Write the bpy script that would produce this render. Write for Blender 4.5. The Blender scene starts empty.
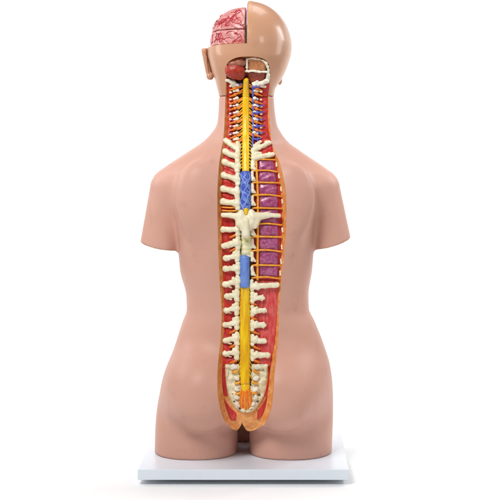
import bpy, math, random
import numpy as np
from mathutils import Vector

random.seed(7)
U = 0.002                      # metres per working unit
D = 1100.0                     # camera distance in working units
VPX, VPY = 284.0, 165.0        # where the camera stands, sideways and in height
SC = bpy.context.scene
COL = SC.collection

def W(px, py, Y=0.0):
    """A point at depth Y, in working units (x right, y away, z up from the floor)."""
    s = (D + Y) / D
    return np.array([VPX + (px - VPX) * s - 243.0, Y, 460.0 - (VPY + (py - VPY) * s)])

# ------------------------------------------------------------------ numerics
def pchip(xs, ys):
    xs = np.asarray(xs, float); ys = np.asarray(ys, float)
    h = np.diff(xs); dl = np.diff(ys) / h
    m = np.zeros_like(ys)
    for i in range(1, len(xs) - 1):
        if dl[i-1] * dl[i] > 0:
            w1 = 2*h[i] + h[i-1]; w2 = h[i] + 2*h[i-1]
            m[i] = (w1 + w2) / (w1/dl[i-1] + w2/dl[i])
    m[0], m[-1] = dl[0], dl[-1]
    def f(x):
        x = np.clip(np.asarray(x, float), xs[0], xs[-1])
        i = np.clip(np.searchsorted(xs, x) - 1, 0, len(xs) - 2)
        t = (x - xs[i]) / h[i]
        return ((2*t**3 - 3*t**2 + 1)*ys[i] + (t**3 - 2*t**2 + t)*h[i]*m[i]
                + (-2*t**3 + 3*t**2)*ys[i+1] + (t**3 - t**2)*h[i]*m[i+1])
    return f

def smin(a, b, k):
    h = np.clip(0.5 + 0.5*(b - a)/k, 0, 1)
    return b + (a - b)*h - k*h*(1 - h)
def smax(a, b, k): return -smin(-a, -b, k)

def cone(P, a, b, ra, rb):
    a = np.asarray(a, float); b = np.asarray(b, float); ba = b - a
    t = np.clip(((P - a) @ ba) / max(ba @ ba, 1e-9), 0, 1)
    return np.linalg.norm(P - a - t[..., None]*ba, axis=-1) - (ra + (rb - ra)*t)
def ell(P, c, r):
    r = np.asarray(r, float)
    q = np.linalg.norm((P - np.asarray(c, float))/r, axis=-1)
    return (q - 1)*r.min()
def wob(P, s, seed=0):
    x, y, z = P[..., 0]/s + seed*1.7, P[..., 1]/s + seed*2.3, P[..., 2]/s - seed
    return (np.sin(x*1.1 + 1.7*np.sin(z*.9 + seed)) + np.sin(y*1.3 + 1.3*np.sin(x*.8)) + np.sin(z*1.2 + 1.5*np.sin(y*.7 + x*.4)))/3

def nets(f, lo, hi, h, project=2):
    """Closed surface of f < 0 by surface nets; f takes an array of points (..., 3)."""
    lo = np.asarray(lo, float); n = np.ceil((np.asarray(hi, float) - lo)/h).astype(int) + 1
    ax = [lo[i] + h*np.arange(n[i]) for i in range(3)]
    F = np.empty(n)
    for i in range(0, n[0], 16):
        G = np.stack(np.meshgrid(ax[0][i:i+16], ax[1], ax[2], indexing='ij'), -1)
        F[i:i+16] = f(G)
    F[0] = F[-1] = 1; F[:, 0] = F[:, -1] = 1; F[:, :, 0] = F[:, :, -1] = 1
    S = F < 0
    c = [(a, b, d) for a in (0, 1) for b in (0, 1) for d in (0, 1)]
    sl = lambda A, o: A[o[0]:A.shape[0]-1+o[0], o[1]:A.shape[1]-1+o[1], o[2]:A.shape[2]-1+o[2]]
    cnt = sum(sl(S, o).astype(np.int8) for o in c)
    act = (cnt > 0) & (cnt < 8)
    idx = np.full(act.shape, -1, np.int64); cells = np.argwhere(act); idx[act] = np.arange(len(cells))
    acc = np.zeros((len(cells), 3)); num = np.zeros(len(cells))
    val = {o: sl(F, o)[act] for o in c}
    for o in c:
        for k in range(3):
            if o[k] == 0:
                p = list(o); p[k] = 1; p = tuple(p)
                a, b = val[o], val[p]; m = (a < 0) != (b < 0)
                t = np.where(m, a/np.where(m, a - b, 1), 0)
                q = np.tile(np.array(o, float), (len(cells), 1)); q[:, k] = t
                acc[m] += q[m]; num[m] += 1
    V = lo + h*(cells + acc/num[:, None])
    Q = []
    for k in range(3):
        i, j = [(1, 2), (2, 0), (0, 1)][k]
        A = np.take(S, range(0, n[k]-1), axis=k); B = np.take(S, range(1, n[k]), axis=k)
        e = np.argwhere(A != B); a_in = A[tuple(e.T)]
        di = np.zeros(3, int); di[i] = 1; dj = np.zeros(3, int); dj[j] = 1
        g = lambda o: idx[tuple((e - o).T)]
        q = np.stack([g(di + dj), g(dj), g(di*0), g(di)], 1)
        q[~a_in] = q[~a_in][:, ::-1]
        Q.append(q)
    Q = np.concatenate(Q)
    for _ in range(project):
        e = .25*h; d0 = f(V); g = np.empty_like(V)
        for k in range(3):
            dv = np.zeros(3); dv[k] = e
            g[:, k] = (f(V + dv) - f(V - dv))/(2*e)
        step = d0/np.maximum((g*g).sum(1), .2)
        V = V - np.clip(step, -.5*h, .5*h)[:, None]*g
    return V, Q

# ------------------------------------------------------------------ objects
def link(o, parent=None):
    COL.objects.link(o)
    if parent: o.parent = parent
    return o
def mesh_obj(name, V, Fs, mats, parent=None, smooth=True, origin=None):
    me = bpy.data.meshes.new(name)
    me.from_pydata((np.asarray(V, float)*U).tolist(), [], [list(map(int, q)) for q in Fs])
    me.update()
    for m in (mats if isinstance(mats, (list, tuple)) else [mats]): me.materials.append(m)
    me.polygons.foreach_set('use_smooth', [smooth]*len(me.polygons))
    return link(bpy.data.objects.new(name, me), parent)
def thing(name, label, cat, loc=(0, 0, 0)):
    o = bpy.data.objects.new(name, None); o.empty_display_size = .02
    o['label'] = label; o['category'] = cat
    o.location = Vector(loc)*U
    return link(o)
def under(o, root):
    """children are modelled in world coordinates: keep them there"""
    o.parent = root
    o.matrix_parent_inverse = root.matrix_basis.inverted()
    return o

class MB:
    def __init__(s): s.V = []; s.F = []
    def add(s, V, F):
        n = len(s.V); s.V += [tuple(v) for v in V]; s.F += [[i + n for i in q] for q in F]
    def tube(s, pts, r, sides=8, flat=1.0):
        pts = np.asarray(pts, float); n = len(pts)
        r = np.full(n, r, float) if np.isscalar(r) else np.interp(np.linspace(0, 1, n), np.linspace(0, 1, len(r)), r)
        T = np.gradient(pts, axis=0); T /= np.linalg.norm(T, axis=1)[:, None] + 1e-9
        N = np.cross(T[0], [0, 1, 0.01]); N /= np.linalg.norm(N)
        V = []
        for i in range(n):
            N = N - T[i]*(N @ T[i]); N /= np.linalg.norm(N); B = np.cross(T[i], N)
            for k in range(sides):
                a = 2*math.pi*k/sides
                V.append(pts[i] + r[i]*(math.cos(a)*N + flat*math.sin(a)*B))
        F = [[i*sides + k, i*sides + (k+1) % sides, (i+1)*sides + (k+1) % sides, (i+1)*sides + k] for i in range(n-1) for k in range(sides)]
        V.append(pts[0] - T[0]*r[0]*.5); V.append(pts[-1] + T[-1]*r[-1]*.5)
        a, b = n*sides, n*sides + 1
        F += [[a, (k+1) % sides, k] for k in range(sides)]
        F += [[b, (n-1)*sides + k, (n-1)*sides + (k+1) % sides] for k in range(sides)]
        s.add(V, F)
    def build(s, name, mat, parent=None, smooth=True): return mesh_obj(name, s.V, s.F, mat, parent, smooth)

def curve(pts, n=16):
    pts = np.asarray(pts, float)
    if len(pts) == 2: return np.linspace(pts[0], pts[1], n)
    t = np.r_[0, np.cumsum(np.linalg.norm(np.diff(pts, axis=0), axis=1))]
    fs = [pchip(t, pts[:, k]) for k in range(3)]
    q = np.linspace(0, t[-1], n)
    return np.stack([f(q) for f in fs], 1)

def blob(name, prims, mat, parent, k=1.6, h=.7, noise=.25, ns=2.4, seed=0, clip=None):
    """an organic lump: cones (a, b, ra, rb) and ellipsoids (c, (rx, ry, rz)) melted together"""
    pts = []; rr = []
    for p in prims:
        if len(p) == 4: pts += [p[0], p[1]]; rr += [p[2], p[3]]
        else: pts += [np.asarray(p[0]) + p[1], np.asarray(p[0]) - p[1]]; rr += [0, 0]
    pts = np.array(pts); rr = np.array(rr)[:, None]
    lo = (pts - rr).min(0) - 2; hi = (pts + rr).max(0) + 2
    def f(P):
        d = None
        for p in prims:
            q = cone(P, *p) if len(p) == 4 else ell(P, *p)
            d = q if d is None else smin(d, q, k)
        if noise: d = d + noise*wob(P, ns, seed) + .3*noise*wob(P, ns*.42, seed + 3)
        if clip is not None: d = smax(d, clip(P), .4)
        return d
    V, Q = nets(f, lo, hi, h)
    return mesh_obj(name, V, Q, mat, parent)

# ------------------------------------------------------------------ materials
def lin(r, g, b):
    c = lambda v: (v/255/12.92 if v/255 <= .04045 else ((v/255 + .055)/1.055)**2.4)
    return (c(r), c(g), c(b), 1)
def mat(name, c1, c2=None, scale=60, rough=.45, bump=0.0, bscale=200, contrast=(.35, .65), detail=4, coat=0.0, spec=.5, c3=None, c3scale=200, c3at=(.6, .7), stretch=None, sss=0.0):
    m = bpy.data.materials.new(name); m.use_nodes = True
    nt = m.node_tree; N = nt.nodes; L = nt.links; b = N['Principled BSDF']
    b.inputs['Roughness'].default_value = rough
    b.inputs['Specular IOR Level'].default_value = spec
    if name.endswith('flesh_plastic'): b.inputs['IOR'].default_value = 1.35
    b.inputs['Coat Weight'].default_value = coat; b.inputs['Coat Roughness'].default_value = .15
    if sss:
        b.inputs['Subsurface Weight'].default_value = sss
        b.inputs['Subsurface Radius'].default_value = (.004, .002, .001); b.inputs['Subsurface Scale'].default_value = 1
    tc = N.new('ShaderNodeTexCoord'); co = tc.outputs['Object']
    if stretch:
        mp = N.new('ShaderNodeMapping'); mp.inputs['Scale'].default_value = stretch
        L.new(co, mp.inputs['Vector']); co = mp.outputs['Vector']
    def noise(sc, det):
        n = N.new('ShaderNodeTexNoise'); n.inputs['Scale'].default_value = sc; n.inputs['Detail'].default_value = det
        L.new(co, n.inputs['Vector']); return n.outputs['Fac']
    def ramp(src, a, bb):
        r = N.new('ShaderNodeMapRange'); r.interpolation_type = 'SMOOTHSTEP'
        r.inputs['From Min'].default_value = a; r.inputs['From Max'].default_value = bb
        L.new(src, r.inputs['Value']); return r.outputs['Result']
    def mix(fac, A, B):
        x = N.new('ShaderNodeMix'); x.data_type = 'RGBA'
        L.new(fac, x.inputs[0])
        for s, v in ((6, A), (7, B)):
            if isinstance(v, tuple): x.inputs[s].default_value = v
            else: L.new(v, x.inputs[s])
        return x.outputs[2]
    if c2 is None: b.inputs['Base Color'].default_value = c1
    else:
        out = mix(ramp(noise(scale, detail), *contrast), c1, c2)
        if c3 is not None: out = mix(ramp(noise(c3scale, 3), *c3at), out, c3)
        L.new(out, b.inputs['Base Color'])
    if bump:
        bp = N.new('ShaderNodeBump'); bp.inputs['Strength'].default_value = bump; bp.inputs['Distance'].default_value = .001
        L.new(noise(bscale, 5), bp.inputs['Height']); L.new(bp.outputs['Normal'], b.inputs['Normal'])
    return m

M = {}
M['skin'] = mat('flesh_plastic', lin(207, 157, 139), lin(213, 164, 147), scale=6, rough=.42, bump=.05, bscale=420, spec=.36,
                c3=lin(201, 150, 132), c3scale=40, c3at=(.55, .9))
M['skin_head'] = mat('tan_flesh_plastic', lin(197, 147, 116), lin(202, 152, 122), scale=6, rough=.4, bump=.05, bscale=420, spec=.4, coat=.35, c3=lin(191, 140, 110), c3scale=40, c3at=(.55, .9))
M['cut'] = mat('cut_fat', lin(226, 150, 84), lin(236, 172, 108), scale=60, rough=.45, bump=.2, bscale=300, c3=lin(206, 120, 66), c3scale=150)
M['rim'] = mat('fat_edge_paint', lin(226, 142, 70), lin(238, 174, 108), scale=90, rough=.4, c3=lin(212, 120, 58), c3scale=160, c3at=(.5, .75))
M['bone'] = mat('ivory_bone', lin(243, 236, 208), lin(236, 226, 190), scale=110, rough=.42, bump=.15, bscale=420, c3=lin(222, 206, 150), c3scale=330, c3at=(.62, .75))
M['sacrum'] = mat('sacral_bone', lin(238, 232, 202), lin(218, 214, 176), scale=140, rough=.45, bump=.5, bscale=330, c3=lin(198, 184, 124), c3scale=260, c3at=(.56, .7))
M['muscle'] = mat('red_muscle', lin(190, 34, 32), lin(208, 58, 50), scale=180, rough=.42, bump=.6, bscale=420, c3=lin(160, 22, 26), c3scale=300, c3at=(.56, .75), stretch=(1, 1, .22))
M['muscle_pink'] = mat('pale_red_muscle', lin(206, 62, 62), lin(222, 100, 96), scale=200, rough=.4, bump=.6, bscale=480, c3=lin(190, 40, 46), c3scale=380, c3at=(.56, .75), stretch=(1, 1, .22))
M['lung'] = mat('purple_lung', lin(180, 92, 136), lin(150, 60, 108), scale=170, rough=.3, bump=.5, bscale=300, coat=.3, c3=lin(216, 156, 186), c3scale=300, c3at=(.62, .78))  # mottled purple; pale flecks paint gloss highlights into the colour
M['nerve'] = mat('yellow_orange_nerve', lin(246, 176, 42), lin(236, 146, 30), scale=140, rough=.4, coat=.2)
M['orange'] = mat('orange_nerve', lin(240, 132, 30), lin(226, 100, 24), scale=200, rough=.45)
M['nerve_deep'] = mat('amber_nerve', lin(244, 152, 34), lin(232, 106, 26), scale=330, rough=.4, coat=.2)
M['cord'] = mat('yellow_cord', lin(252, 214, 22), lin(246, 190, 14), scale=160, rough=.35, coat=.3, stretch=(1, 1, .18))
M['cord_dark'] = mat('ochre_cord', lin(250, 208, 22), lin(234, 172, 16), scale=160, rough=.38, coat=.3, stretch=(1, 1, .18))
M['blue'] = mat('blue_dura', lin(112, 148, 222), lin(98, 132, 210), scale=80, rough=.4)
M['plexus'] = mat('blue_vein_sheath', lin(74, 98, 196), lin(60, 80, 176), scale=120, rough=.4)
M['vein'] = mat('pale_blue_vein', lin(138, 164, 232), lin(110, 140, 222), scale=150, rough=.35)
M['vein_dark'] = mat('blue_vein', lin(84, 84, 190), lin(104, 110, 206), scale=150, rough=.35)
M['vein_purple'] = mat('purple_vein', lin(150, 60, 110), lin(120, 50, 120), scale=150, rough=.35)
M['recess_shade'] = mat('dark_recess_shade', lin(58, 38, 30), lin(96, 62, 40), scale=220, rough=.5, c3=lin(30, 26, 26), c3scale=320)  # dark browns that put the shade of recesses into the colour
M['ligament'] = mat('pale_ligament', lin(226, 220, 170), lin(236, 230, 196), scale=140, rough=.45, bump=.3, c3=lin(206, 196, 110), c3scale=160, c3at=(.5, .66))
M['brain'] = mat('pink_brain', lin(216, 150, 146), lin(206, 130, 128), scale=70, rough=.4, coat=.2, bump=.15, c3=lin(224, 174, 166), c3scale=110)
M['artery'] = mat('red_vessel', lin(206, 44, 62), lin(186, 30, 46), scale=160, rough=.35)
M['artery_dark'] = mat('dark_vessel', lin(110, 40, 52), lin(136, 50, 60), scale=160, rough=.4)
M['cerebellum'] = mat('brick_cerebellum', lin(178, 54, 26), lin(156, 40, 20), scale=160, rough=.45, coat=.05, bump=.5, bscale=300, c3=lin(120, 26, 18), c3scale=240)
M['lobe'] = mat('pinkish_lobe', lin(172, 112, 86), lin(150, 88, 66), scale=150, rough=.42, bump=.3)
M['section'] = mat('speckled_section', lin(206, 142, 92), lin(190, 116, 66), scale=220, rough=.45, c3=lin(160, 84, 46), c3scale=380, bump=.3)
M['section_low'] = mat('brown_section', lin(158, 62, 34), lin(136, 44, 26), scale=220, rough=.45, c3=lin(176, 84, 48), c3scale=380, bump=.3)
M['white_rim'] = mat('white_bone', lin(244, 240, 226), lin(232, 224, 200), scale=140, rough=.42)
M['skulledge'] = mat('tan_skull_edge', lin(204, 150, 100), lin(200, 148, 112), scale=70, rough=.42, c3=lin(212, 162, 106), c3scale=90)
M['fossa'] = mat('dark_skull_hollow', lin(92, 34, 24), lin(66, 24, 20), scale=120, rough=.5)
M['lilac'] = mat('lilac_dura', lin(190, 170, 196), lin(170, 150, 186), scale=140, rough=.42)
M['board'] = mat('white_laminate', lin(229, 236, 245), lin(226, 234, 244), scale=20, rough=.3, spec=.4)
M['paper'] = mat('white_paper', lin(246, 246, 246), lin(243, 243, 243), scale=4, rough=.8, spec=.1)

# ------------------------------------------------------------------ profile tables (V = height measured down from the top)
T = np.array([  # V, left, right, back, front, exponent
 (80, 219, 274, -27, 30, 2.2), (97, 219, 274, -27, 29, 2.2), (112, 218.5, 275, -28, 28, 2.2), (125, 217, 277, -31, 27, 2.2), (134, 213.5, 279.5, -34, 27, 2.1),
 (143, 208, 282, -38, 27, 2.0), (150, 199, 289, -41, 28, 2.1), (156, 191, 296, -43, 29, 2.2), (165, 179, 308, -46, 31, 2.3), (175, 169, 318, -49, 34, 2.3),
 (190, 166, 323, -52, 38, 2.3), (205, 169, 321, -53, 41, 2.4), (220, 174, 318, -53, 43, 2.4), (248, 178.5, 314, -52, 45, 2.4), (270, 180.5, 312, -48, 44, 2.4),
 (295, 186.5, 308.5, -43, 42, 2.4), (308, 187, 309, -41.5, 41, 2.4), (322, 182.5, 315, -42.5, 42, 2.4), (345, 175, 324, -46, 43, 2.4), (365, 168, 330, -50, 43, 2.4),
 (385, 162, 332.5, -51, 42, 2.4), (400, 158.5, 333, -48, 42, 2.4), (415, 156.5, 333, -45, 42, 2.4), (430, 155.5, 332.5, -45, 42, 2.4), (470, 155, 331, -46, 42, 2.4)])
tl, tr, tb, tf, te = [pchip(T[:, 0], T[:, i]) for i in range(1, 6)]

def section(x, y, V, l, r, b, f, e):
    c = (l + r)/2 - 243; w = (r - l)/2
    d = np.where(y < 0, -b, f)
    q = (np.abs((x - c)/w)**e + np.abs(y/d)**e)**(1/e)
    return (q - 1)*np.minimum(w, d)

zv = lambda z: 460 - z
LEGS = pchip([380, 413, 420, 432, 452, 470], [-.5, 0.3, 3.4, 5.2, 5.6, 5.8])   # half the gap between the thighs

def body_f(P):
    x, y, z = P[..., 0], P[..., 1], P[..., 2]; V = zv(z)
    d = section(x, y, V, tl(V), tr(V), tb(V), tf(V), te(V))
    t = np.clip((V - 404)/22, 0, 1); t = t*t*(3 - 2*t)
    ll = section(x, y, V, tl(V), 238.6, -38.5, 42.0, 2.25); lr = section(x, y, V, 248.6, tr(V), -38.5, 42.0, 2.25)
    legs = np.minimum(ll, lr)
    legs = smin(legs, np.maximum(np.abs(x - .6) - 12, np.abs(y - 37) - 5), 2)      # the crotch, in front of the gap
    d = d*(1 - t) + legs*t
    kb = 4.5 + 12.5*np.maximum(np.clip((398 - V)/26, 0, 1), np.clip((np.abs(x - 1.5) - 46)/26, 0, 1))
    for s, c in ((-1, (206.5-243, -30, 460-385)), (1, (282.5-243, -30, 460-385))):      # buttocks
        d = smin(d, ell(P, c, (36.5, 41, 38)), kb)
    for c in ((201-243, -43, 460-197), (293-243, -43, 460-197)):                  # shoulder blades
        d = smin(d, ell(P, c, (19, 11.5, 33)), 12)
    d = smin(d, ell(P, (3.2, -38, 460-398.5), (26.5, 19, 23.5)), 4)                    # the pad of fat behind the tail bone
    # the split between the thighs
    gap = np.abs(x - .7) - np.where(V > 412, LEGS(V), -(413.2 - V)*.9 - .2)
    gap = np.maximum(gap, y - 32)
    d = smax(d, -gap, 3.0)
    # shoulders running into arm stumps
    JL, JR = (171-243, -3, 460-189.5), (319.5-243, -3, 460-190)
    sl = cone(P, (222-243, 0, 460-148), JL, 13, 20.5); sr = cone(P, (271-243, 0, 460-149), JR, 13, 20.5)
    la = np.minimum(sl, cone(P, JL, (157.0-243, -4, 460-266), 20.5, 20))
    la = smax(la, (V - 244.0) - .21*(x - (158.5-243)) + .13*y, 1.2)
    ra = np.minimum(sr, cone(P, JR, (337.0-243, -4, 460-266), 20.5, 19))
    ra = smax(ra, (V - 241.5) + .3*(x - (334-243)) + .13*y, 1.2)
    k = 4.5 + 10*np.clip((216 - V)/34, 0, 1)
    d = smin(d, la, k); d = smin(d, ra, k)
    d = smax(d, 97.2 - V, .5)
    d = smax(d, V - 450.0, .8)
    return d

HC = 249.5
hw_l = pchip([48, 55, 61, 70, 80, 88, 97, 110], [207, 207.5, 209, 211.5, 215, 217, 219, 219])
hw_r = pchip([48, 55, 61, 70, 79, 85, 90, 97, 110], [292, 291, 289.3, 286, 281.5, 277.5, 275, 274, 274])
h_b = pchip([48, 58, 66, 74, 82, 90, 97, 110], [-45, -44.5, -42, -38, -33, -29, -27, -27])
h_f = pchip([48, 66, 80, 90, 97, 110], [55, 55, 50, 40, 29, 28])
def head_f(P):
    x, y, z = P[..., 0], P[..., 1], P[..., 2]; V = zv(z)
    up = ell(P, (HC-243, 5, 460-48), (42.5, 50, 47)) 
    yy = y - 5*(1 - np.clip((V - 48)/49, 0, 1))
    off = 5*(1 - np.clip((V - 48)/49, 0, 1))
    lo = section(x, yy, V, hw_l(V), hw_r(V), h_b(V) - off, h_f(V) - off, 2.0 + .2*np.clip((V-48)/40, 0, 1))
    d = np.where(V < 48, up, lo)
    d = smin(d, cone(P, (HC-243, 54, 460-52), (HC-243, 60, 460-66), 3, 6), 5)     # nose, on the far side
    d = smin(d, ell(P, (HC-243, 36, 460-86), (22, 20, 12)), 8)                     # chin
    d = smax(d, V - 96.75, .5)
    return d

# cavity down the back: outline in the picture, and the depth of its floor
CAV = np.array([  # py, left, right
 (56.6, 243, 254), (57.3, 238, 259), (58.6, 233.5, 263.5), (60.5, 229.5, 266.8), (63, 226.5, 269.3), (66, 224.9, 270.9), (72, 224.3, 272), (85, 224.6, 271.8), (97, 224.6, 270.8), (115, 224.6, 271), (130, 224.2, 272),
 (140, 223.2, 274.2), (154, 220.8, 277.4), (167, 219.2, 280.4), (178, 218.5, 282.8), (194, 217.8, 285.2), (212, 217.8, 286), (230, 218, 286), (243, 218.3, 285.4), (262, 219, 284.5),
 (279, 219.6, 283.2), (303, 220.6, 281.4), (325, 220.6, 280.4), (340, 219.8, 279), (357, 219, 276), (376, 218.2, 273.4), (392, 218.5, 272.4), (404, 220, 271.2), (413, 222.2, 269),
 (421, 224.8, 266.2), (427, 227.6, 262.6), (430, 230.6, 258.8), (431.4, 233.6, 255.6)])
cl, cr = pchip(CAV[:, 0], CAV[:, 1]), pchip(CAV[:, 0], CAV[:, 2])
Yf = pchip([50, 57, 66, 80, 90, 97, 112, 130, 145, 160, 180, 220, 260, 300, 320, 345, 365, 385, 400, 415, 425, 432],
           [-35, -35, -32.5, -24, -17.5, -15, -15, -19, -26.5, -33.5, -39.5, -43.5, -40.5, -35.5, -35, -38, -41, -43.5, -45, -45.5, -43, -39])
INS = pchip([56, 70, 110, 200, 380, 400, 440], [1.6, 2.4, 3.6, 4.4, 4.4, 6, 7])
def cutter_obj():
    rows = np.r_[np.linspace(56.6, 66, 14), np.linspace(68, 420, 120), np.linspace(421, 431.4, 12)]
    V = []; n = 6
    for p in rows:
        y0 = Yf(p); i = float(INS(p)); l, r = float(cl(p)), float(cr(p))
        dep = 6.0; far = 45.0; k = i/dep
        fl = float(np.interp(p, [56, 120, 150, 360, 400, 431], [14, 12, 2, 2, -1, -1]))
        V += [W(l - i*.6 - fl, p, y0 - dep - far), W(l, p, y0 - dep), W(l + i, p, y0), W(r - i, p, y0), W(r, p, y0 - dep), W(r + i*.6 + fl, p, y0 - dep - far)]
    m = len(rows); F = []
    for a in range(m - 1):
        for k in range(n):
            F.append([a*n + k, (a+1)*n + k, (a+1)*n + (k+1) % n, a*n + (k+1) % n])
    F.append(list(range(n))); F.append([(m-1)*n + k for k in range(n)][::-1])
    return V, F

def boolean(o, cutters):
    tmp = []
    for V, F in cutters:
        c = mesh_obj('cutter', V, F, [M['skin'], M['cut']], smooth=False)
        import bmesh
        bm = bmesh.new(); bm.from_mesh(c.data); bmesh.ops.recalc_face_normals(bm, faces=bm.faces)
        for f in bm.faces: f.material_index = 1
        bm.to_mesh(c.data); bm.free()
        m = o.modifiers.new('cut', 'BOOLEAN'); m.operation = 'DIFFERENCE'; m.object = c; m.solver = 'EXACT'
        m.material_mode = 'INDEX'
        tmp.append(c)
    dg = bpy.context.evaluated_depsgraph_get(); dg.update()
    me = bpy.data.meshes.new_from_object(o.evaluated_get(dg))
    o.modifiers.clear(); old = o.data; o.data = me; bpy.data.meshes.remove(old)
    for c in tmp: bpy.data.objects.remove(c)
def split_cut(o, name, parent, m):
    """faces left by the knife become a part of their own"""
    import bmesh
    me2 = o.data.copy(); me2.name = name
    for me, keep in ((o.data, 0), (me2, 1)):
        bm = bmesh.new(); bm.from_mesh(me)
        bmesh.ops.delete(bm, geom=[f for f in bm.faces if f.material_index != keep], context='FACES')
        for f in bm.faces: f.material_index = 0; f.smooth = (keep == 0)
        me.materials.clear(); bm.to_mesh(me); bm.free()
    o.data.materials.append(M['skin']); me2.materials.append(m)
    return link(bpy.data.objects.new(name, me2), parent)

# ------------------------------------------------------------------ the model
torso = thing('anatomical_torso', 'flesh toned back torso and head model opened down the spine, standing on a white board', 'anatomical model', (0, 0, 9.8))
TI = torso.matrix_basis.inverted
def P_(o): return under(o, torso)

V, Q = nets(body_f, (-108, -72, 6), (114, 52, 368), 1.6)
skin = mesh_obj('skin_shell', V, Q, [M['skin'], M['cut']])
cut = cutter_obj()
boolean(skin, [cut])
edge = split_cut(skin, 'cut_edge', None, M['rim'])
P_(skin); P_(edge)
edge['label'] = 'orange cut fat edge around the opened back'

V, Q = nets(head_f, (-42, -52, 358), (56, 74, 464), 1.3)
head = mesh_obj('head', V, Q, [M['skin_head'], M['cut']])
def box(x0, x1, y0, y1, z0, z1):
    V = [(x, y, z) for x in (x0, x1) for y in (y0, y1) for z in (z0, z1)]
    F = [[0, 1, 3, 2], [4, 6, 7, 5], [0, 4, 5, 1], [2, 3, 7, 6], [0, 2, 6, 4], [1, 5, 7, 3]]
    return V, F
xcut = W(247.6, 25, -30)[0]; zcut = W(225, 45, -30)[2]
boolean(head, [cut, box(-70, xcut, -70, 90, zcut, 480)])
hedge = split_cut(head, 'cut_edge', None, M['rim']); head.data.materials[0] = M['skin_head']
P_(head); head.name = 'head'; head.data.name = 'head'
head['label'] = 'back of the head with its left upper quarter lifted off'
def H_(o):
    o.parent = head; o.matrix_parent_inverse = (torso.matrix_basis @ head.matrix_parent_inverse @ head.matrix_basis).inverted(); return o
H_(hedge); hedge['label'] = 'tan cut edge of the skull and nape opening'

# ears (seen from behind: a curled plate standing off the head)
def ear(cx, cy, cz, s, lean):
    def f(P):
        q = P - np.array([cx, cy, cz])
        x = q[..., 0]*s; y = q[..., 1]; z = q[..., 2]
        t = x + .28*z*0 + lean*y            # plate plane leans backward
        zz = z + 0*x
        rim = (np.sqrt((y/9.5)**2 + ((zz - 1.5)/15.5)**2) - 1)*9.0
        rim = smax(rim, np.abs(t - .035*(y**2)*.3) - 2.3, 2.0)
        bowl = ell(q*np.array([s, 1, 1]) + np.array([3.2, 2.0, 0]), (0, 0, 0), (4.4, 7, 11))
        lobe = ell(q*np.array([s, 1, 1]), (2.2, 2, -13.5), (3, 5, 4.5))
        return smin(smin(rim, bowl, 2.5), lobe, 3)
    return nets(f, (cx-18, cy-22, cz-24), (cx+18, cy+22, cz+24), .9)
le = W(205.6, 63, 6)
def left_ear(P):
    a = W(204.2, 51, -2); b = W(209.0, 77, 2)
    d = cone(P, a, b, 2.6, 2.2)
    d = smin(d, cone(P, W(204.4, 51, 8), W(208, 72, 10), 3.0, 2.5), 3)
    d = smin(d, cone(P, W(206.5, 53, 8), W(211, 74, 9), 3.2, 2.6), 2)
    d = smin(d, cone(P, W(209.3, 76.5, 1), W(212, 75, 6), 2.4, 2.2), 2)
    d = smin(d, cone(P, W(203.6, 50.5, 2), W(206.8, 49.6, 8), 2.4, 2.4), 1.5)          # curl of the upper rim
    d = smin(d, ell(P, W(211, 76.5, 3), (2.6, 3.2, 3.4)), 2)                            # lobe
    d = smax(d, -cone(P, W(205.9, 53, -1.5), W(209.6, 73, 0), 1.1, .8), .8)             # groove behind the rim
    return smax(d, P[..., 2] - W(205, 47.2, 0)[2], 1.6)
V, Q = nets(left_ear, (-52, -16, 372), (-20, 26, 424), .8)
e1 = H_(mesh_obj('ear', V, Q, M['skin_head'])); e1['label'] = 'ear on the opened side, seen from behind'
V, Q = ear(34.3, 24, 460-65, 1, .5)
e2 = H_(mesh_obj('ear', V, Q, M['skin_head']))

# ------------------------------------------------------------------ sheets lying on the cavity floor
def sheet(name, l, r, p0, p1, m, parent, hgt, nx=14, step=.8, lift=.15, seed=0):
    """padded strip on the cavity floor; l, r and hgt(u, p) are functions of the row"""
    rows = np.linspace(p0, p1, max(3, int((p1 - p0)/step))); V = []; F = []
    n = nx + 3
    for p in rows:
        a, b = float(l(p)), float(r(p)); y = float(Yf(p)) - lift
        V.append(W(a, p, y + .6))
        for k in range(nx + 1):
            u = k/nx; V.append(W(a + (b - a)*u, p, y - float(hgt(u, p))))
        V.append(W(b, p, y + .6))
    m_ = len(rows)
    for i in range(m_ - 1):
        for k in range(n - 1): F.append([i*n + k, i*n + k + 1, (i+1)*n + k + 1, (i+1)*n + k])
    V0 = len(V)
    F.append([k for k in range(n)][::-1]); F.append([(m_-1)*n + k for k in range(n)])
    for i in range(m_ - 1): F.append([i*n + n - 1, i*n, (i+1)*n, (i+1)*n + n - 1])
    return mesh_obj(name, V, F, m, parent)
def lump(a, base, amp, sx=1.0, sp=.5, seed=0):
    def h(u, p):
        e = (max(0.0, 1 - abs(2*u - 1)**4))**.5
        return base*e + amp*e*(math.sin(u*sx*6 + seed + math.sin(p*sp*.37 + seed)*1.4)*.5 + .5*math.sin(p*sp + 2*math.sin(u*4 + seed)))
    return h
inl = lambda p: cl(p) + INS(p)*.68
inr = lambda p: cr(p) - INS(p)*.68
K = lambda v: (lambda p: v)

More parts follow.
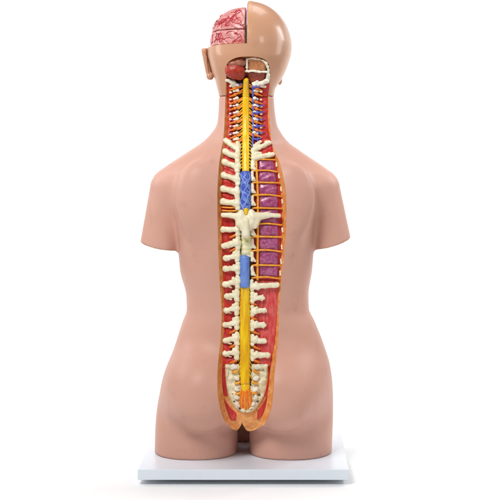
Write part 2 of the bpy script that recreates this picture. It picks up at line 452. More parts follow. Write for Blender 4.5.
mus = []
mus.append(P_(sheet('muscle', inl, K(240), 97.8, 212, M['muscle'], None, lump(0, 2.0, .8, 1.2, .9, 1))))
mus.append(P_(sheet('muscle', inl, K(240), 212.6, 366, M['muscle'], None, lump(0, 1.6, .6, .8, .6, 3))))
mus.append(P_(sheet('muscle', K(251), inr, 97.8, 158, M['muscle'], None, lump(0, 2.0, .8, 1.2, .9, 5))))
mus.append(P_(sheet('muscle', K(251), inr, 158.5, 280, M['muscle'], None, lump(0, .8, .3, .8, .6, 5))))
mp = P_(sheet('muscle', K(251), inr, 280.5, 366, M['muscle_pink'], None, lump(0, 1.8, .5, .8, .5, 2)))
mp['label'] = 'paler pinkish red muscle right of the lower spine'
# strips either side of the sacrum and the red patches under it
P_(sheet('muscle', inl, lambda p: inl(p) + 5, 366.5, 396, M['muscle'], None, lump(0, .8, .1)))
P_(sheet('muscle', lambda p: inr(p) - 5, inr, 366.5, 396, M['muscle'], None, lump(0, .8, .1)))
pl = pchip([398, 404, 412, 421], [223.2, 223.6, 226.2, 231.5]); pr_ = pchip([398, 404, 408, 414, 421], [224, 227.5, 230.5, 236.5, 236])
P_(sheet('gluteal_muscle', pl, pr_, 399, 420.8, M['muscle'], None, lump(0, 1.2, .1), nx=10, step=.6))
ql = pchip([396, 404, 412, 420], [266.5, 263, 257.5, 257]); qr = pchip([396, 402, 410, 416, 420], [268.3, 267.8, 265.3, 261.6, 257.8])
P_(sheet('gluteal_muscle', ql, qr, 396.5, 419.4, M['muscle'], None, lump(0, 1.2, .1), nx=10, step=.6))
# the part of the neck that belongs to the head
H_(sheet('neck_muscle', inl, K(240), 83, 96.6, M['muscle'], None, lump(0, 1.8, .7, 1.2, .9, 1)))
H_(sheet('neck_muscle', K(251), inr, 84, 96.6, M['muscle'], None, lump(0, 1.8, .7, 1.2, .9, 1)))

P_(sheet('spinal_canal_shade', K(237.3), K(253.2), 97.8, 386, M['recess_shade'], None, lambda u, p: 1.9, nx=6))  # dark sheet painting in the shade beside the cord
H_(sheet('spinal_canal_shade', K(237.3), K(253.2), 81, 96.6, M['recess_shade'], None, lambda u, p: 1.6, nx=6))  # same painted shade, carried up into the neck

# lung behind the cut ribs
NV = [159.3, 170.6, 182.4, 195, 208, 223.8, 236.5, 250.3, 265, 277.3]
def lung_h(u, p):
    j = max([i for i, v in enumerate(NV) if v <= p] or [0]); a = NV[j]; b = NV[min(j+1, len(NV)-1)]
    t = (p - a)/max(b - a, 1e-3); t = min(max(t, 0), 1)
    e = (max(0.0, 1 - abs(2*u - 1)**5))**.5
    return e*(1.5 + 1.5*math.sin(math.pi*t)**.6 + .25*math.sin(u*9 + p*.9))
P_(sheet('lung', K(258.2), pchip([158, 170, 182, 196, 212, 240, 262, 278], [272.5, 275.3, 277.2, 278.4, 279, 279, 278.6, 278]), 159.6, 277, M['lung'], None, lung_h, nx=16, step=.6, lift=.6))

# ------------------------------------------------------------------ spinal cord
def path(p0, p1, x, up, n=30):
    xs = pchip(*zip(*x)) if isinstance(x, list) else K(x)
    return np.array([W(float(xs(p)), p, float(Yf(p)) - up) for p in np.linspace(p0, p1, n)])
def tubes(name, lst, m, parent_fn, sides=10, each=False):
    if each:
        for t in lst: tubes(name, [t], m, parent_fn, sides)
        return
    mb = MB()
    for pts, r in lst: mb.tube(pts, r, sides)
    return parent_fn(mb.build(name, m))
c0 = tubes('spinal_cord', [(path(79, 96.8, 245.9, 5.0, 14), [2.6, 3.5])], M['cord'], H_, 16)
c0['label'] = 'top of the yellow spinal cord leaving the skull'
tubes('spinal_cord', [(path(97.3, 173, 245.8, 5.0, 50), 3.5)], M['cord'], P_, 16)
# blue sheath wrapped in veins
pb = path(172.5, 210.5, 245.6, 4.6, 30)
plex = tubes('vein_covered_sheath', [(pb, 4.9)], M['plexus'], P_, 18)
lst = []
rnd = random.Random(4)
for k in range(15):
    p = 173.5 + rnd.random()*4 + 2.25*k; a = rnd.uniform(-1.3, .4); s = rnd.choice((-1, 1)); pts = []
    for i in range(9):
        ang = (a + .2*i)*s; q = p + i*.75
        if q > 209.6: break
        pts.append(W(245.6 + 5.0*math.sin(ang), q, float(Yf(q)) - 4.6 - 5.0*math.cos(ang)))
    if len(pts) > 3: lst.append((np.array(pts), .62))
for a in (-.9, -.15, .7):
    pts = [W(245.6 + 5*math.sin(a + .35*math.sin(q*.45 + a*5)), q, float(Yf(q)) - 4.6 - 5*math.cos(a + .35*math.sin(q*.45 + a*5))) for q in np.linspace(173.5, 209.5, 40)]
    lst.append((np.array(pts), .7))
v = tubes('vein', lst, M['vein'], P_, 6); v['label'] = 'network of pale blue veins'
tubes('dura_sleeve', [(path(256.5, 286.5, 244.8, 4.4, 24), 4.7)], M['blue'], P_, 18)
# cauda equina: a bundle of yellow strands
rs = random.Random(3); lst = []
for k in range(11):
    a = -1.45 + 2.9*k/10; ph = rs.random()*6
    pts = []
    for q in np.linspace(285.5, 384, 46):
        aa = a + .10*math.sin(q*.09 + ph); R = 3.5 + .6*math.sin((q - 285)/99*math.pi)
        pts.append(W(245.0 + R*math.sin(aa), q, float(Yf(q)) - 3.2 - R*.9*math.cos(aa)))
    lst.append((np.array(pts), 1.15))
lst.append((path(285.5, 384, 245.0, 3.6, 40), 3.6))
tubes('cauda_equina', lst, M['cord_dark'], P_, 8)
tubes('cauda_equina', [(path(384.8, 394, 245.3, 3.9, 10), [4.4, 3.8]), ], M['cord'], P_, 12)
for k in range(15):
    t = (k - 7)/7; q = 1 - .55*t*t
    pts = curve([W(245.3 + 3.4*t, 386, Yf(386) - 6.9 + 2.2*t*t), W(245.2 + 4.6*t + rs.uniform(-.5, .5), 394, Yf(394) - 7.0 + 1.8*t*t), W(245.3 + 5.6*t + rs.uniform(-.6, .6), 401, Yf(401) - 6.2 + 1.3*t*t), W(245.4 + 6.6*t + rs.uniform(-.4, .4), 403.5 + 6.5*q, Yf(406) - 3.4)], 16)
    tubes('sacral_nerve_root', [(pts, [.62, .95, .6])], M['orange'] if k % 3 else M['nerve'], P_, 7)

# rootlets hugging the lumbar cord, dark and light beads
for sx, X in ((-1, 239.9), (1, 250.4)):
    lst = []
    for p in np.arange(289, 380, 4.6):
        lst.append((curve([W(X - sx*1.0, p - 2.5, Yf(p) - 4.6), W(X, p, Yf(p) - 3.8), W(X + sx*1.6, p + 3.2, Yf(p) - 2.6)], 6), .5))
    tubes('nerve_rootlet', lst, M['cord_dark'], P_, 6, True)

# ------------------------------------------------------------------ bones
def B(px, py, up): return W(px, py, float(Yf(py)) - up)
left = [  # tip x, tip y, base y, tip radius, base radius
 (225.4, 141, 148, 2.4, 3.5), (224.4, 151.5, 157, 2.5, 3.5), (223.6, 162, 167, 2.6, 3.5), (223.0, 175, 179.5, 2.6, 3.6), (222.2, 188.5, 192.5, 2.7, 3.7), (222.2, 201.5, 203.5, 2.8, 3.5),
 (222.6, 229.6, 229.4, 2.6, 2.8), (224.0, 246, 242.5, 2.6, 3.9), (225.0, 258.4, 255.5, 2.2, 3.5), (224.6, 268.8, 268, 2.4, 3.4), (225.0, 284.4, 281.5, 2.6, 3.5),
 (226.2, 296.4, 295, 2.0, 3.2), (225.4, 310.4, 308.5, 2.1, 3.2), (224.6, 325, 322.5, 2.0, 3.2), (225, 340.8, 338.5, 2.3, 3.3), (224.6, 354, 352.5, 2.2, 3.3)]
for i, (tx, ty, by, r0, r1) in enumerate(left):
    bx = 237.6 if i < 11 else 236.6
    r1_ = r1*.95; r0 *= 1.1
    pr = [(B(tx, ty, 3.6), B(230, (ty + by)/2, 4.2), r0, r0*.92), (B(230, (ty + by)/2, 4.2), B(bx, by, 4.6), r0*.9, r1_),
          (B(bx + .2, by - 4.4, 4.4), B(bx + .2, by + 4.8, 4.4), 2.5, 2.7)]
    kr = random.Random(i); q = kr.uniform(-1, 1)
    pr += [(B(tx + .2, ty - 1.9 - .6*q, 4.4), B(tx + 2.6, ty - .3, 4.4), 1.1, 1.5), (B(tx + .8, ty + 2.1 + .5*q, 3.4), B(tx + 3.0, ty + .8, 3.8), 1.0, 1.4), (B(kr.uniform(228.5, 231.5), (ty + by)/2 - 1.6, 5.6), B(232.5, (ty + by)/2 + .4, 5.4), 1.0, 1.4)]
    if i >= 10: pr += [(B(233.4, by - 3.6, 5.2), B(235.5, by + 1, 5.4), 1.5, 2.0), (B(231.2, ty + 2.6, 3.2), B(229, ty + 2.2, 3.2), 1.0, .8)]
    elif i not in (6,): pr += [(B(tx + 1.5, ty - 1.4, 4.6), B(tx + 3.5, ty + .8, 5.0), 1.5, 1.8), (B(234, by - 2.4, 5.4), B(236, by + 2, 5.2), 1.6, 1.6)]
    P_(blob('vertebra', pr, M['bone'], None, k=.8, noise=.48, ns=1.5, seed=i, h=.5))
# right-hand processes
right = [(269.4, 143, 149.5, 2.3, 3.2), (272.6, 154.4, 158.5, 2.3, 3.2),
         (263, 297.8, 297.4, 2.1, 3.0), (265, 310.6, 311, 2.1, 3.2), (264.4, 325, 325, 2.1, 3.3), (264.8, 341.2, 340, 2.5, 3.4), (268.4, 355.4, 355, 2.7, 3.4)]
for i, (tx, ty, by, r0, r1) in enumerate(right):
    bx = 254.2 if i < 2 else 253.4
    pr = [(B(tx, ty, 3.8), B(bx, by, 4.6), r0, r1*.86), (B(bx - 1, by - 4, 4.2), B(bx - 1, by + (7 if i == 1 else 4.2), 4.2), 2.0, 2.0),
          (B(tx - 3.5, ty - 1.2, 4.6), B(tx - 1, ty + .5, 4.4), 1.4, 1.6)]
    kr = random.Random(50 + i); q = kr.uniform(-1, 1)
    pr += [(B(tx - .4, ty - 1.8 - .5*q, 4.4), B(tx - 2.8, ty - .2, 4.4), 1.0, 1.4), (B(tx - 1.2, ty + 2.0 + .5*q, 3.4), B(tx - 3.2, ty + .6, 3.8), .9, 1.3)]
    if i >= 2: pr += [(B(256.5, by - 3.0, 5.4), B(255, by + 1.5, 5.6), 1.5, 2.0)]
    else: pr += [(B(bx + 2, by - 5, 4.6), B(bx + 6, ty - 1, 4.6), 1.8, 1.8)]
    P_(blob('vertebra', pr, M['bone'], None, k=.8, noise=.48, ns=1.5, seed=20 + i, h=.5))
P_(blob('rib', [(B(277, 284.8, 3.6), B(264, 285.6, 4.2), 2.6, 2.5), (B(264, 285.6, 4.2), B(253, 286.4, 4.4), 2.4, 3.0), (B(251.8, 281, 4.2), B(251.8, 290, 4.2), 1.8, 1.8), (B(256, 283, 5.4), B(258, 288.4, 5), 1.6, 1.8)], M['bone'], None, k=1.2, noise=.35, ns=1.7, seed=31))['label'] = 'long lowest rib reaching to the right edge'
# sawn facets beside the cord, between the nerves
for i, p in enumerate([165, 176.5, 188.5, 201, 216.5+14.5, 243.5, 257, 271]):
    P_(blob('rib_facet', [(B(252.2, p - 4, 4.0), B(252.4, p + 3, 4.0), 1.6, 1.9), (B(253.5, p + 2, 4.6), B(255.0, p + 4, 4.2), 1.5, 1.2)], M['bone'], None, k=1, noise=.3, ns=1.4, seed=40 + i, h=.6))
# cut rib ends along the right edge
for i, p in enumerate([164.5, 176, 189, 201.5, 230, 247, 261.5, 273]):
    x = float(inr(p)) - .4
    P_(blob('rib_end', [(B(x - .2, p - 1.7, 2.8), B(x + .2, p + 1.7, 2.8), .95, .95)], M['bone'], None, k=1, noise=.2, ns=1.4, seed=60 + i, h=.5))

# ligament below the loose vertebra
P_(sheet('ligament', K(240.4), K(252.6), 236, 257.2, M['ligament'], None, lambda u, p: 5.6*(max(0, 1 - abs(2*u-1)**3))**.5 + .3*math.sin(p*1.3), nx=12, step=.7))

# sacrum
sl_ = pchip([364, 372, 385, 396, 404, 409, 412.6], [224.4, 224.8, 226, 228.6, 232.4, 236.6, 242.5])
sr_ = pchip([364, 372, 385, 396, 404, 409, 412.6], [268.6, 268.8, 267.4, 264.4, 259.6, 255.4, 249])
def sac_h(u, p):
    e = (max(0.0, 1 - abs(2*u - 1)**6))**.5
    g = max(0.0, 1 - abs(u - .48)/.17)      # groove for the cord
    return e*(3.3 + .6*math.sin(p*.75 + 5*u) + .5*math.sin(u*14 + p*.3)) - (2.6*min(1, g*2.2) if p < 386 else 0)
sac = P_(sheet('sacrum', sl_, sr_, 364.2, 412.4, M['sacrum'], None, sac_h, nx=40, step=.55))
for q, cx in ((1, 227.6), (-1, 265.6)):
    P_(blob('sacral_wing', [(B(cx, 366.4, 3.6), B(cx + q*4.5, 368, 3.8), 2.2, 2.0), (B(cx, 366.4, 3.6), B(cx - q*.4, 376, 3.2), 2.0, 1.1)], M['sacrum'], None, k=1.2, noise=.6, ns=1.6, seed=int(cx), h=.55))
i = 0
for (px, py, s) in ((233.4, 366.6, 2.7), (236.6, 378, 2.4), (236.6, 389.2, 2.3), (236.4, 397.4, 2.0), (237.6, 404, 1.7), (258.2, 366.6, 2.7), (256.2, 378, 2.4), (256.0, 389.2, 2.3), (255.6, 397.4, 2.0), (253.6, 404, 1.7)):
    i += 1
    o = blob('sacral_tubercle', [(B(px, py, 4.6), (s*1.1, 2.0, s)), (B(px + (1.5 if px < 245 else -1.5), py + 1.2, 4.4), (s*.8, 1.6, s*.7))], M['white_rim'], None, k=1, noise=.7, ns=1.2, seed=70 + i, h=.55)
    P_(o)
mb = MB()
for (px, py) in ((234.2, 401.4), (257.6, 401.4), (239.6, 409), (251.2, 409), (233.2, 394), (259.2, 394.6)):
    V_, Q_ = nets(lambda P: ell(P, B(px, py, 3.4), (1.1, .8, .7)), B(px, py, 3.4) - 3, B(px, py, 3.4) + 3, .5); P_(mesh_obj('sacral_foramen_shade', V_, Q_, M['recess_shade']))  # solid dark beads paint the shade inside the holes
lst = []
for (px, py, q) in ((235.4, 371.8, -1), (238, 383, -1), (256.0, 372, 1), (254.6, 383, 1), (238.6, 393.5, -1), (253.6, 393, 1)):
    lst.append((curve([B(px - q*3, py - 1.8, 4.8), B(px, py, 5.2), B(px + q*3, py + .8, 4.4)], 8), [1.0, 1.3]))
tubes('sacral_nerve', lst, M['nerve'], P_, 8)

# ------------------------------------------------------------------ nerves
tubes('sympathetic_trunk', [(path(158, 280, [(158, 256.2), (166, 256.5), (200, 258.0), (280, 257.6)], 3.6, 60), 1.15)] +
      [(np.array([B(257.5 + dx, p - 1.6, 3.9), B(257.5 + dx, p, 4.0), B(257.5 + dx, p + 1.8, 3.9)]), [1.2, 2.0, 1.2]) for p, dx in zip(NV, (-1, -.6, 0, .2, .4, .4, .3, .2, 0, 0))], M['nerve'], P_, 8)
for i, p in enumerate(NV):
    x1 = float(inr(p)) - 1.0
    tubes('intercostal_nerve', [(curve([B(251.8, p + .6, 3.4), B(257, p, 4.0), B(266, p + .2 - .5*(i % 2), 4.3), B(x1, p + .5 + .8*(i % 2), 3.2)], 18), [.95, .8])], M['nerve'], P_, 8)
for p in (207.4, 210.8):
    tubes('intercostal_nerve', [(curve([B(237.5, p, 3.6), B(230, p + .3, 3.9), B(221.6, p - .2, 2.8)], 14), [.95, .75])], M['nerve'], P_, 8)
# short nerves leaving between the lumbar vertebrae
for i, (px, py, s) in enumerate([(253, 303.5, 1), (253, 318.2, 1), (255, 332.6, 1), (256, 347.8, 1), (256, 361, 1), (234, 361.6, -1), (233.4, 345.8, -1), (233.6, 331.5, -1), (234, 235.8, -1), (234, 249.4, -1)]):
    tubes('lumbar_nerve', [(curve([B(px - s*2.5, py - 1.6, 3.2), B(px, py, 4.0), B(px + s*4, py + 1.6, 2.8)], 10), [1.5, 1.1])], M['orange'], P_, 8)

# cervical region: roots, ganglia and facets, level by level
lv = [87.5, 93.0] + list(np.arange(101.0, 139, 6.9)) + [141.5]
rv = random.Random(11)
for i, p in enumerate(lv):
    F_ = H_ if p < 96 else P_
    for s in (-1, 1):
        if p > 138 and s == 1: continue
        X = 245.8
        off = rv.uniform(-.9, .9)
        reach = 16.2 if p < 138 else 9
        tubes('cervical_nerve', [(curve([B(X + s*3.4, p - 3.4, 5.8), B(X + s*7, p - .6, 5.0), B(X + s*10.5, p + .7 + off, 4.8), B(X + s*reach, p + 3.0 + off, 3.2)], 14), [.7, 1.0, .75]),
                                 (curve([B(X + s*3.4, p - 1.2, 5.8), B(X + s*7, p + .6, 4.9), B(X + s*9, p + 1.0, 4.6)], 8), .6),
                                 (np.array([B(X + s*9.2, p + .1 + off, 5.1), B(X + s*10.8, p + .9 + off, 5.3), B(X + s*12.2, p + 1.7 + off, 4.9)]), [1.0, 1.75, 1.0])], M['nerve_deep'], F_, 8)
        F_(blob('cervical_facet', [(B(X + s*8.6, p - 2.7, 4.9), (2.1, 1.7, 1.7)), (B(X + s*11.5, p - 1.9, 4.2), (1.6, 1.5, 1.3))], M['white_rim'], None, k=.9, noise=.3, ns=1.4, seed=100 + i*2 + s, h=.55))
        F_(blob('cervical_process', [(B(X + s*15.2, p - 1.4 + off, 3.6), (1.5, 1.3, 1.1))], M['bone'], None, k=.9, noise=.25, ns=1.4, seed=150 + i*2 + s, h=.5))
# blue vessel right of the cervical cord
tubes('vertebral_vein', [(path(97.8, 150, [(97, 252.8), (108, 253.4), (118, 252.9), (130, 253.4), (150, 252.2)], 5.4, 30), .9)] +
      [(curve([B(253, p, 5.6), B(256.5, p + .8, 5.6), B(261, p - .5, 4.2)], 10), [1.1, .7]) for p in (112.3, 126, 138.6)], M['vein_dark'], P_, 8)
tubes('vertebral_vein', [(path(85.5, 96.6, [(85, 253.4), (97, 252.8)], 5.2, 10), [1.7, 1.0]), (curve([B(252.4, 87, 5.8), B(256.5, 86.2, 5.4), B(259, 88, 4.4)], 8), [1.7, .8])], M['vein_dark'], H_, 8)
tubes('vertebral_vein', [(curve([B(241.6, 83.4, 4.6), B(239, 84.6, 4.6), B(237.6, 87.2, 4.0)], 8), [1.4, .9])], M['vein_dark'], H_, 8)
tubes('vertebral_vein', [(path(98, 149, [(98, 256.4), (104, 257.6), (111, 256.2), (118, 257.8), (126, 256.6), (133, 258.2), (149, 256.4)], 5.0, 40), .6)], M['vein_dark'], P_, 6)
tubes('vertebral_vein', [(path(98, 140, [(98, 237.0), (105, 235.8), (112, 237.2), (120, 235.6), (128, 237.0), (140, 236.2)], 5.0, 40), .5)], M['vein_purple'], P_, 6)
for p in (104.5, 111.2, 118.4, 125.0, 131.8):
    tubes('vertebral_vein', [(curve([B(257, p, 5.2), B(260, p + 1.4, 5.2), B(264.5, p + .2, 4.0)], 8), [.75, .45])], M['vein_dark'], P_, 6)
    tubes('vertebral_vein', [(curve([B(236.4, p + 1, 5.2), B(233, p + 2, 5.0), B(229, p + .8, 3.6)], 8), [.6, .4])], M['vein_purple'], P_, 6)
# dark cord margins left of the cervical cord
tubes('nerve_rootlet', [(curve([W(242.3, p, Yf(p) - 6.4), W(240.2, p + 2.0, Yf(p) - 5.0), W(238.2, p + 4.2, Yf(p) - 3.8)], 6), .55) for p in np.arange(99, 168, 3.4)], M['cord'], P_, 6, True)
tubes('nerve_rootlet', [(curve([W(249.3, p, Yf(p) - 6.4), W(251.2, p + 2.0, Yf(p) - 5.0), W(253.0, p + 4.2, Yf(p) - 3.8)], 6), .55) for p in np.arange(99, 168, 3.4)], M['cord'], P_, 6, True)

# ------------------------------------------------------------------ inside the skull window
def HB(px, py, up): return W(px, py, float(Yf(py)) - up)
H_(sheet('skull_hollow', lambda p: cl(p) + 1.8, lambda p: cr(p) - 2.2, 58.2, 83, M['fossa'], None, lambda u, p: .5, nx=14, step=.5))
o = H_(blob('cerebellum', [(HB(235.0, 70.6, 2.0), (9.8, 6.5, 8.4)), (HB(240.2, 74, 1.8), (4.4, 5.5, 6))], M['cerebellum'], None, k=2, noise=.3, ns=2.0, h=.55)); o['label'] = 'brick red whole side of the cerebellum'
o = H_(blob('brain_lobe', [(HB(239.5, 62.2, 0), (7.0, 5.2, 4.4)), (HB(232.5, 63.6, 0), (4.5, 4.5, 3.2))], M['lobe'], None, k=2, noise=.3, ns=1.6, h=.7))
def plate(name, l, r, p0, p1, m, h, F_=H_, nx=12): return F_(sheet(name, l, r, p0, p1, m, None, h, nx=nx, step=.4))
pil = lambda a: (lambda u, p: a*(max(0, 1 - abs(2*u-1)**6))**.5)
plate('cerebellum_section', K(247.4), pchip([58.4, 61, 65, 70.5], [256, 263.5, 266.4, 266.2]), 58.6, 70.4, M['section'], pil(2.4))['label'] = 'speckled tan cut face of the cerebellum'
plate('cerebellum_section', pchip([72.4, 78, 83.2], [246.5, 247.5, 250.5]), pchip([72.4, 76, 80, 83.2], [265.6, 265.8, 263.5, 256]), 72.6, 83, M['section_low'], pil(2.2))['label'] = 'dark brown lower cut face'
sk = [(curve([HB(247.0, 71, 2.6), HB(246.9, 64, 2.8), HB(247.2, 58.8, 2.6), HB(254, 58.2, 2.6), HB(261.5, 59.8, 2.6), HB(266, 63.2, 2.4), HB(268.2, 69, 2.2), HB(268.4, 76, 2.2), HB(266.5, 82, 2.6)], 50), [.75, .8, .8, .9, 1.2, 1.5]),
      (curve([HB(246, 71.2, 2.6), HB(252, 70.7, 3.0), HB(258, 71.8, 3.0), HB(266.5, 71.8, 2.4)], 18), [.85, .85])]
for pts, r in sk:
    n = 14 if len(pts) > 20 else 7; q = pts[np.linspace(0, len(pts) - 1, n).astype(int)]; rr = np.interp(np.linspace(0, 1, n), np.linspace(0, 1, len(r)), r)*1.12
    H_(blob('dural_fold', [(q[a], q[a+1], rr[a], rr[a+1]) for a in range(n - 1)], M['white_rim'], None, k=.8, noise=.5, ns=1.5, seed=n, h=.45))
H_(blob('skull_base', [(HB(267, 80.6, 3.0), HB(262, 83.2, 3.4), 2.6, 2.2), (HB(262, 83.2, 3.4), HB(254, 84.4, 3.4), 2.2, 1.5), (HB(257.5, 81.4, 3), HB(252.5, 83.4, 3.4), 1.0, 1.0), (HB(265, 86.6, 3), HB(260, 86.2, 3), 1.2, 1.0)], M['white_rim'], None, k=1, noise=.35, ns=1.5, h=.6))
H_(blob('skull_base', [(HB(226.6, 80.4, 3), HB(233, 82.0, 3.4), 1.4, 2.4), (HB(233, 82.0, 3.4), HB(237.4, 84.6, 3.4), 2.4, 1.2), (HB(232, 84.5, 3), HB(234.5, 88.5, 3), 1.8, 1.0)], M['white_rim'], None, k=1, noise=.35, ns=1.5, seed=3, h=.6))
# lining along the cut of the skull
mb = MB()
yy = np.linspace(-26, 30, 30)
mb.tube(np.array([(xcut + .3, y - 1.0, 460 - 48 + 45.0*math.sqrt(max(0, 1 - ((y - 5)/47)**2))) for y in np.linspace(-38, 40, 50)]), 1.3, 8)
lin_ = H_(mb.build('skull_lining', M['lilac']))

V_, F_ = [], []
ths = np.linspace(math.radians(4), math.radians(176), 90)
for off in (-.6, .3):
    for t in ths:
        for j in range(7):
            x = xcut + .1 + min(1, .25 + 5*(t - ths[0]))*(4.2 + .5*math.sin(t*23) + .3*math.sin(t*41))*j/6
            kk = math.sqrt(1 - ((x - (HC - 243))/42.5)**2); o_ = off*(1 if j < 6 or off < 0 else .2)
            V_.append((x, 5 - (50 + o_)*kk*math.cos(t), 412 + (47 + o_)*kk*math.sin(t)))
na, nb = len(ths), 7
for i in range(na - 1):
    for j in range(nb - 1):
        q = [i*nb + j, i*nb + j + 1, (i+1)*nb + j + 1, (i+1)*nb + j]
        F_.append(q); F_.append([k + na*nb for k in q][::-1])
    for j in (0, nb - 1): F_.append([i*nb + j, (i+1)*nb + j, (i+1)*nb + j + na*nb, i*nb + j + na*nb])
ed = H_(mesh_obj('skull_edge', V_, F_, M['skulledge'])); ed['label'] = 'tan sawn edge of the skull beside the brain'

# ------------------------------------------------------------------ the brain half sitting in the head
brain = thing('brain_half', 'pink half brain with red vessels sitting in the opened top of the head', 'brain', (225-243, 5, zcut))
BC = np.array([HC - 243, 5, 460 - 48.0]); BR = np.array([38.3, 44, 39.5])
xb = W(245.3, 25, -30)[0]
def brain_raw(P):
    q = np.abs((P - BC)/BR)
    d = ((q**2.5).sum(-1)**.4 - 1)*38
    x, y, z = [P[..., k] for k in range(3)]
    w = 2.6*np.sin(x*.19 + .7) + 2.8*np.sin(y*.17 + 1.1*np.sin(z*.13)) + 2.4*np.sin(z*.21 + x*.1)
    g = np.abs(np.sin(.30*(x*.55 + z*.8 + y*.35) + w*.55))
    return d + 1.9*(.5 - np.minimum(g*2.2, 1)**.5)*.9
def seam(x): return 460 - (30.3 + .02*x)
def lobe(top):
    def f(P):
        d = smax(brain_raw(P), P[..., 0] - xb, .9)
        zs = W(230, 30.6, -25)[2]
        if top: d = smax(d, zs + .35 - P[..., 2], .7)
        else: d = smax(smax(d, P[..., 2] - (zs - .35), .7), zcut + .4 - P[..., 2], .5)
        return d
    return f
for top in (True, False):
    V, Q = nets(lobe(top), (-36, -44, zcut - 3), (8, 54, 456), .9)
    lb = under(mesh_obj('brain_lobe', V, Q, M['brain']), brain)
    lb['label'] = 'upper piece of the half brain' if top else 'lower piece of the half brain'
    # vessels wander over the surface
    rb = random.Random(21 + top); f = lobe(top)
    zlo, zhi = ((W(230, 30.6, -25)[2] + 2, 452) if top else (zcut + 2, W(230, 30.6, -25)[2] - 2))
    def grad(p):
        g = np.array([(f((p + e)[None])[0] - f((p - e)[None])[0]) for e in np.eye(3)*.6]); return g/(np.linalg.norm(g) + 1e-9)
    def snap(p):
        for _ in range(5):
            p = p - f(p[None])[0]*.8*grad(p)
        return p
    def walk(p, d, n, r, depth=0):
        pts = []
        for i in range(n):
            p = snap(p)
            if not (zlo < p[2] < zhi and p[1] < 22 and p[0] < xb - 1): break
            g = grad(p); pts.append(p + g*.25)
            d = d + np.array([rb.gauss(0, .34), rb.gauss(0, .34), rb.gauss(0, .34)])
            d = d - g*(d @ g); d = d/(np.linalg.norm(d) + 1e-9)
            if depth < 2 and i > 2 and rb.random() < .16:
                s = np.cross(g, d)*rb.choice((-1, 1)); walk(p, d + s*1.2, int(n*.55), r*.7, depth + 1)
            p = p + d*1.25
        if len(pts) > 3:
            tree.tube(np.array(pts), [r, r*.5], 6)
    for k in range(20 if top else 17):
        px = 213 + 32*((k*.618) % 1); py = rb.uniform(12, 29) if top else rb.uniform(32, 43)
        p = W(px, py, -48.0)
        while p[1] < 20 and f(p[None])[0] > .2: p = W(px, py, p[1] + .5)
        p = snap(p)
        tree = MB(); walk(p, np.array([rb.gauss(0, 1), rb.gauss(0, .3), rb.gauss(0, 1)]), rb.randint(10, 22), rb.uniform(.36, .62))
        if tree.V:
            o = tree.build('blood_vessel', M['artery_dark'] if k % 5 == 3 else M['artery']); o.parent = lb
            o.matrix_parent_inverse = (brain.matrix_basis @ lb.matrix_parent_inverse).inverted()

# ------------------------------------------------------------------ the loose vertebra across the canal
vert = thing('loose_vertebra', 'large ivory vertebra with wide side processes laid across the middle of the spine', 'vertebra', W(246, 238, -49))
up = 7.6
def VB(px, py, u=up): return W(px, py, float(Yf(py)) - u)
pr = [(VB(241.2, 213.0), VB(241.4, 222), 3.4, 4.8), (VB(251.0, 212.5), VB(250.6, 222), 3.4, 4.8), (VB(245.8, 220), VB(245.8, 228), 5.0, 5.2), (VB(241, 224), VB(242.6, 228), 4.0, 2.6), (VB(251, 223), VB(249.6, 228), 4.2, 2.6)]
pr += [(VB(223.0, 215.0, 6.4), VB(231, 215.4, 6.8), 2.3, 2.2), (VB(231, 215.4, 6.8), VB(240, 217.0), 2.3, 4.4), (VB(237.6, 216), VB(238.8, 224), 2.6, 3.0)]
pr += [(VB(279.0, 215.8, 6.0), VB(267, 214.8, 6.6), 2.0, 2.2), (VB(267, 214.8, 6.6), VB(253, 217.0), 2.3, 4.6), (VB(258.5, 217), VB(255, 226), 2.8, 2.8), (VB(268, 216.2, 6.4), VB(264, 216.8, 6.6), 1.8, 2.2)]
vb = under(blob('vertebral_body', pr, M['bone'], None, k=1.8, noise=.3, ns=2.2, seed=5, h=.7,
     clip=lambda P: -cone(P, VB(245.8, 206, 9), VB(246.2, 214.4, 9), 3.6, 1.0)), vert)
sp = under(blob('spinous_process', [(VB(245.9, 221, 10.4), VB(245.9, 233.8, 10.6), 3.6, 4.1), (VB(243.9, 235.4, 10.2), VB(247.9, 235.4, 10.2), 2.2, 2.2)], M['bone'], None, k=1.4, noise=.2, ns=2.2, seed=8, h=.7), vert)
mb = MB(); mb.tube(curve([B(246.0, 209, 9.0), B(246.2, 214.6, 9.8)], 8), [2.6, .9], 12)
P_(mb.build('cord_tip', M['cord']))

# ------------------------------------------------------------------ board
bt = 460 - 450.2; h0 = 0.0
a0 = W(137.6, 470, -70); a1 = W(348.8, 470, -70); b0 = W(155.6, 434.5, 68); b1 = W(341.2, 434.5, 68)
import bmesh
board = thing('display_board', 'flat white rectangular board carrying the torso model', 'display stand', (0, 0, 0))
bm = bmesh.new()
cor = [(a0[0], -70), (a1[0], -70), (b1[0], 68), (b0[0], 68)]
vs = [bm.verts.new((x*U, y*U, z*U)) for z in (0, bt) for x, y in cor]
for q in ([3, 2, 1, 0], [4, 5, 6, 7], [0, 1, 5, 4], [1, 2, 6, 5], [2, 3, 7, 6], [3, 0, 4, 7]): bm.faces.new([vs[k] for k in q])
bmesh.ops.bevel(bm, geom=[e for e in bm.edges if abs(e.verts[0].co.z - e.verts[1].co.z) > 1e-4 and e.verts[0].co.y > 0], offset=4*U, segments=5, affect='EDGES', profile=.5)
bmesh.ops.bevel(bm, geom=[e for e in bm.edges if len(e.link_faces) == 2 and e.calc_face_angle(0) > 1.0], offset=.5*U, segments=3, affect='EDGES', profile=.5)
me = bpy.data.meshes.new('board'); bm.to_mesh(me); bm.free(); me.materials.append(M['board'])
under(link(bpy.data.objects.new('board', me)), board)
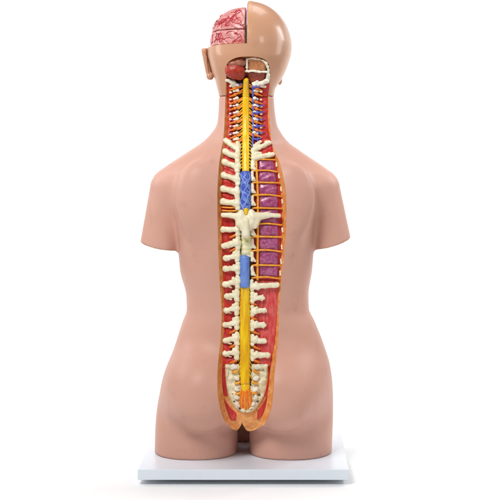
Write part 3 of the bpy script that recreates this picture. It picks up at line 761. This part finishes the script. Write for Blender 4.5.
for x, y in ((-78, -38), (76, -38), (-72, 52), (74, 52)):  # feet added to lift the board so a shadow shows beneath it
    V_, Q_ = nets(lambda P: smax(np.hypot(P[..., 0] - x, P[..., 1] - y) - 6, np.abs(P[..., 2] + 2.55) - 2.6, .2), (x - 8, y - 8, -7), (x + 8, y + 8, 2), .4)
    under(mesh_obj('added_foot', V_, Q_, mat('rubber', lin(60, 60, 62), rough=.7)) , board)

# ------------------------------------------------------------------ white sweep
prof = [(-900, 0), (330, 0)]
for k in range(1, 17):
    a = math.pi/2*k/16; prof.append((330 + 150*math.sin(a), 150 - 150*math.cos(a)))
prof.append((480, 680))
V_ = [(x, y, z - 5.2) for y, z in prof for x in (-850, 850)]
F_ = [[2*i, 2*i + 1, 2*i + 3, 2*i + 2] for i in range(len(prof) - 1)]
bd = mesh_obj('backdrop', V_, F_, M['paper']); bd['kind'] = 'structure'

# ------------------------------------------------------------------ light
def area(name, loc, target, sx, sy, power, col=(1, 1, 1)):
    l = bpy.data.lights.new(name, 'AREA'); l.shape = 'RECTANGLE'; l.size = sx; l.size_y = sy; l.energy = power; l.color = col
    o = bpy.data.objects.new(name, l); COL.objects.link(o); o.location = loc
    o.rotation_euler = (Vector(target) - Vector(loc)).to_track_quat('-Z', 'Y').to_euler()
    return o
area('softbox_key', (-.65, -1.3, 1.8), (0, 0, .5),     .65, .65, 31, (1, .995, .985))
area('softbox_fill', (1.2, -1.4, 1.3), (0, 0, .65),   .4, .5, 6, (1, .995, .99))
area('softbox_top', (.1, .35, 1.9), (.02, -.05, 0), .9, .5, 7)
area('softbox_back_right', (1.2, .5, 1.35), (.15, 0, .6), .25, .5, 4)
area('backdrop_lamp_left', (-1.05, .2, 1.05), (-.2, .96, .4), .5, .8, 7.6)
area('backdrop_lamp_right', (1.05, .2, 1.05), (.2, .96, .4), .5, .8, 7.6)
w = bpy.data.worlds.new('World'); SC.world = w; w.use_nodes = True
w.node_tree.nodes['Background'].inputs[0].default_value = (1, 1, 1, 1)
w.node_tree.nodes['Background'].inputs[1].default_value = .04

# ------------------------------------------------------------------ camera
cam = bpy.data.cameras.new('camera'); co = bpy.data.objects.new('camera', cam); COL.objects.link(co)
co.location = Vector(((VPX - 243)*U, -D*U, (460 - VPY)*U)); co.rotation_euler = (math.pi/2, 0, 0)
cam.sensor_width = 36; cam.lens = 36*D/500; cam.shift_x = (250 - VPX)/500; cam.shift_y = -(250 - VPY)/500
cam.clip_end = 50
SC.camera = co
SC.view_settings.view_transform = 'Standard'; SC.view_settings.look = 'None'; SC.view_settings.exposure = 0; SC.view_settings.gamma = 1
SC.cycles.max_bounces = 6
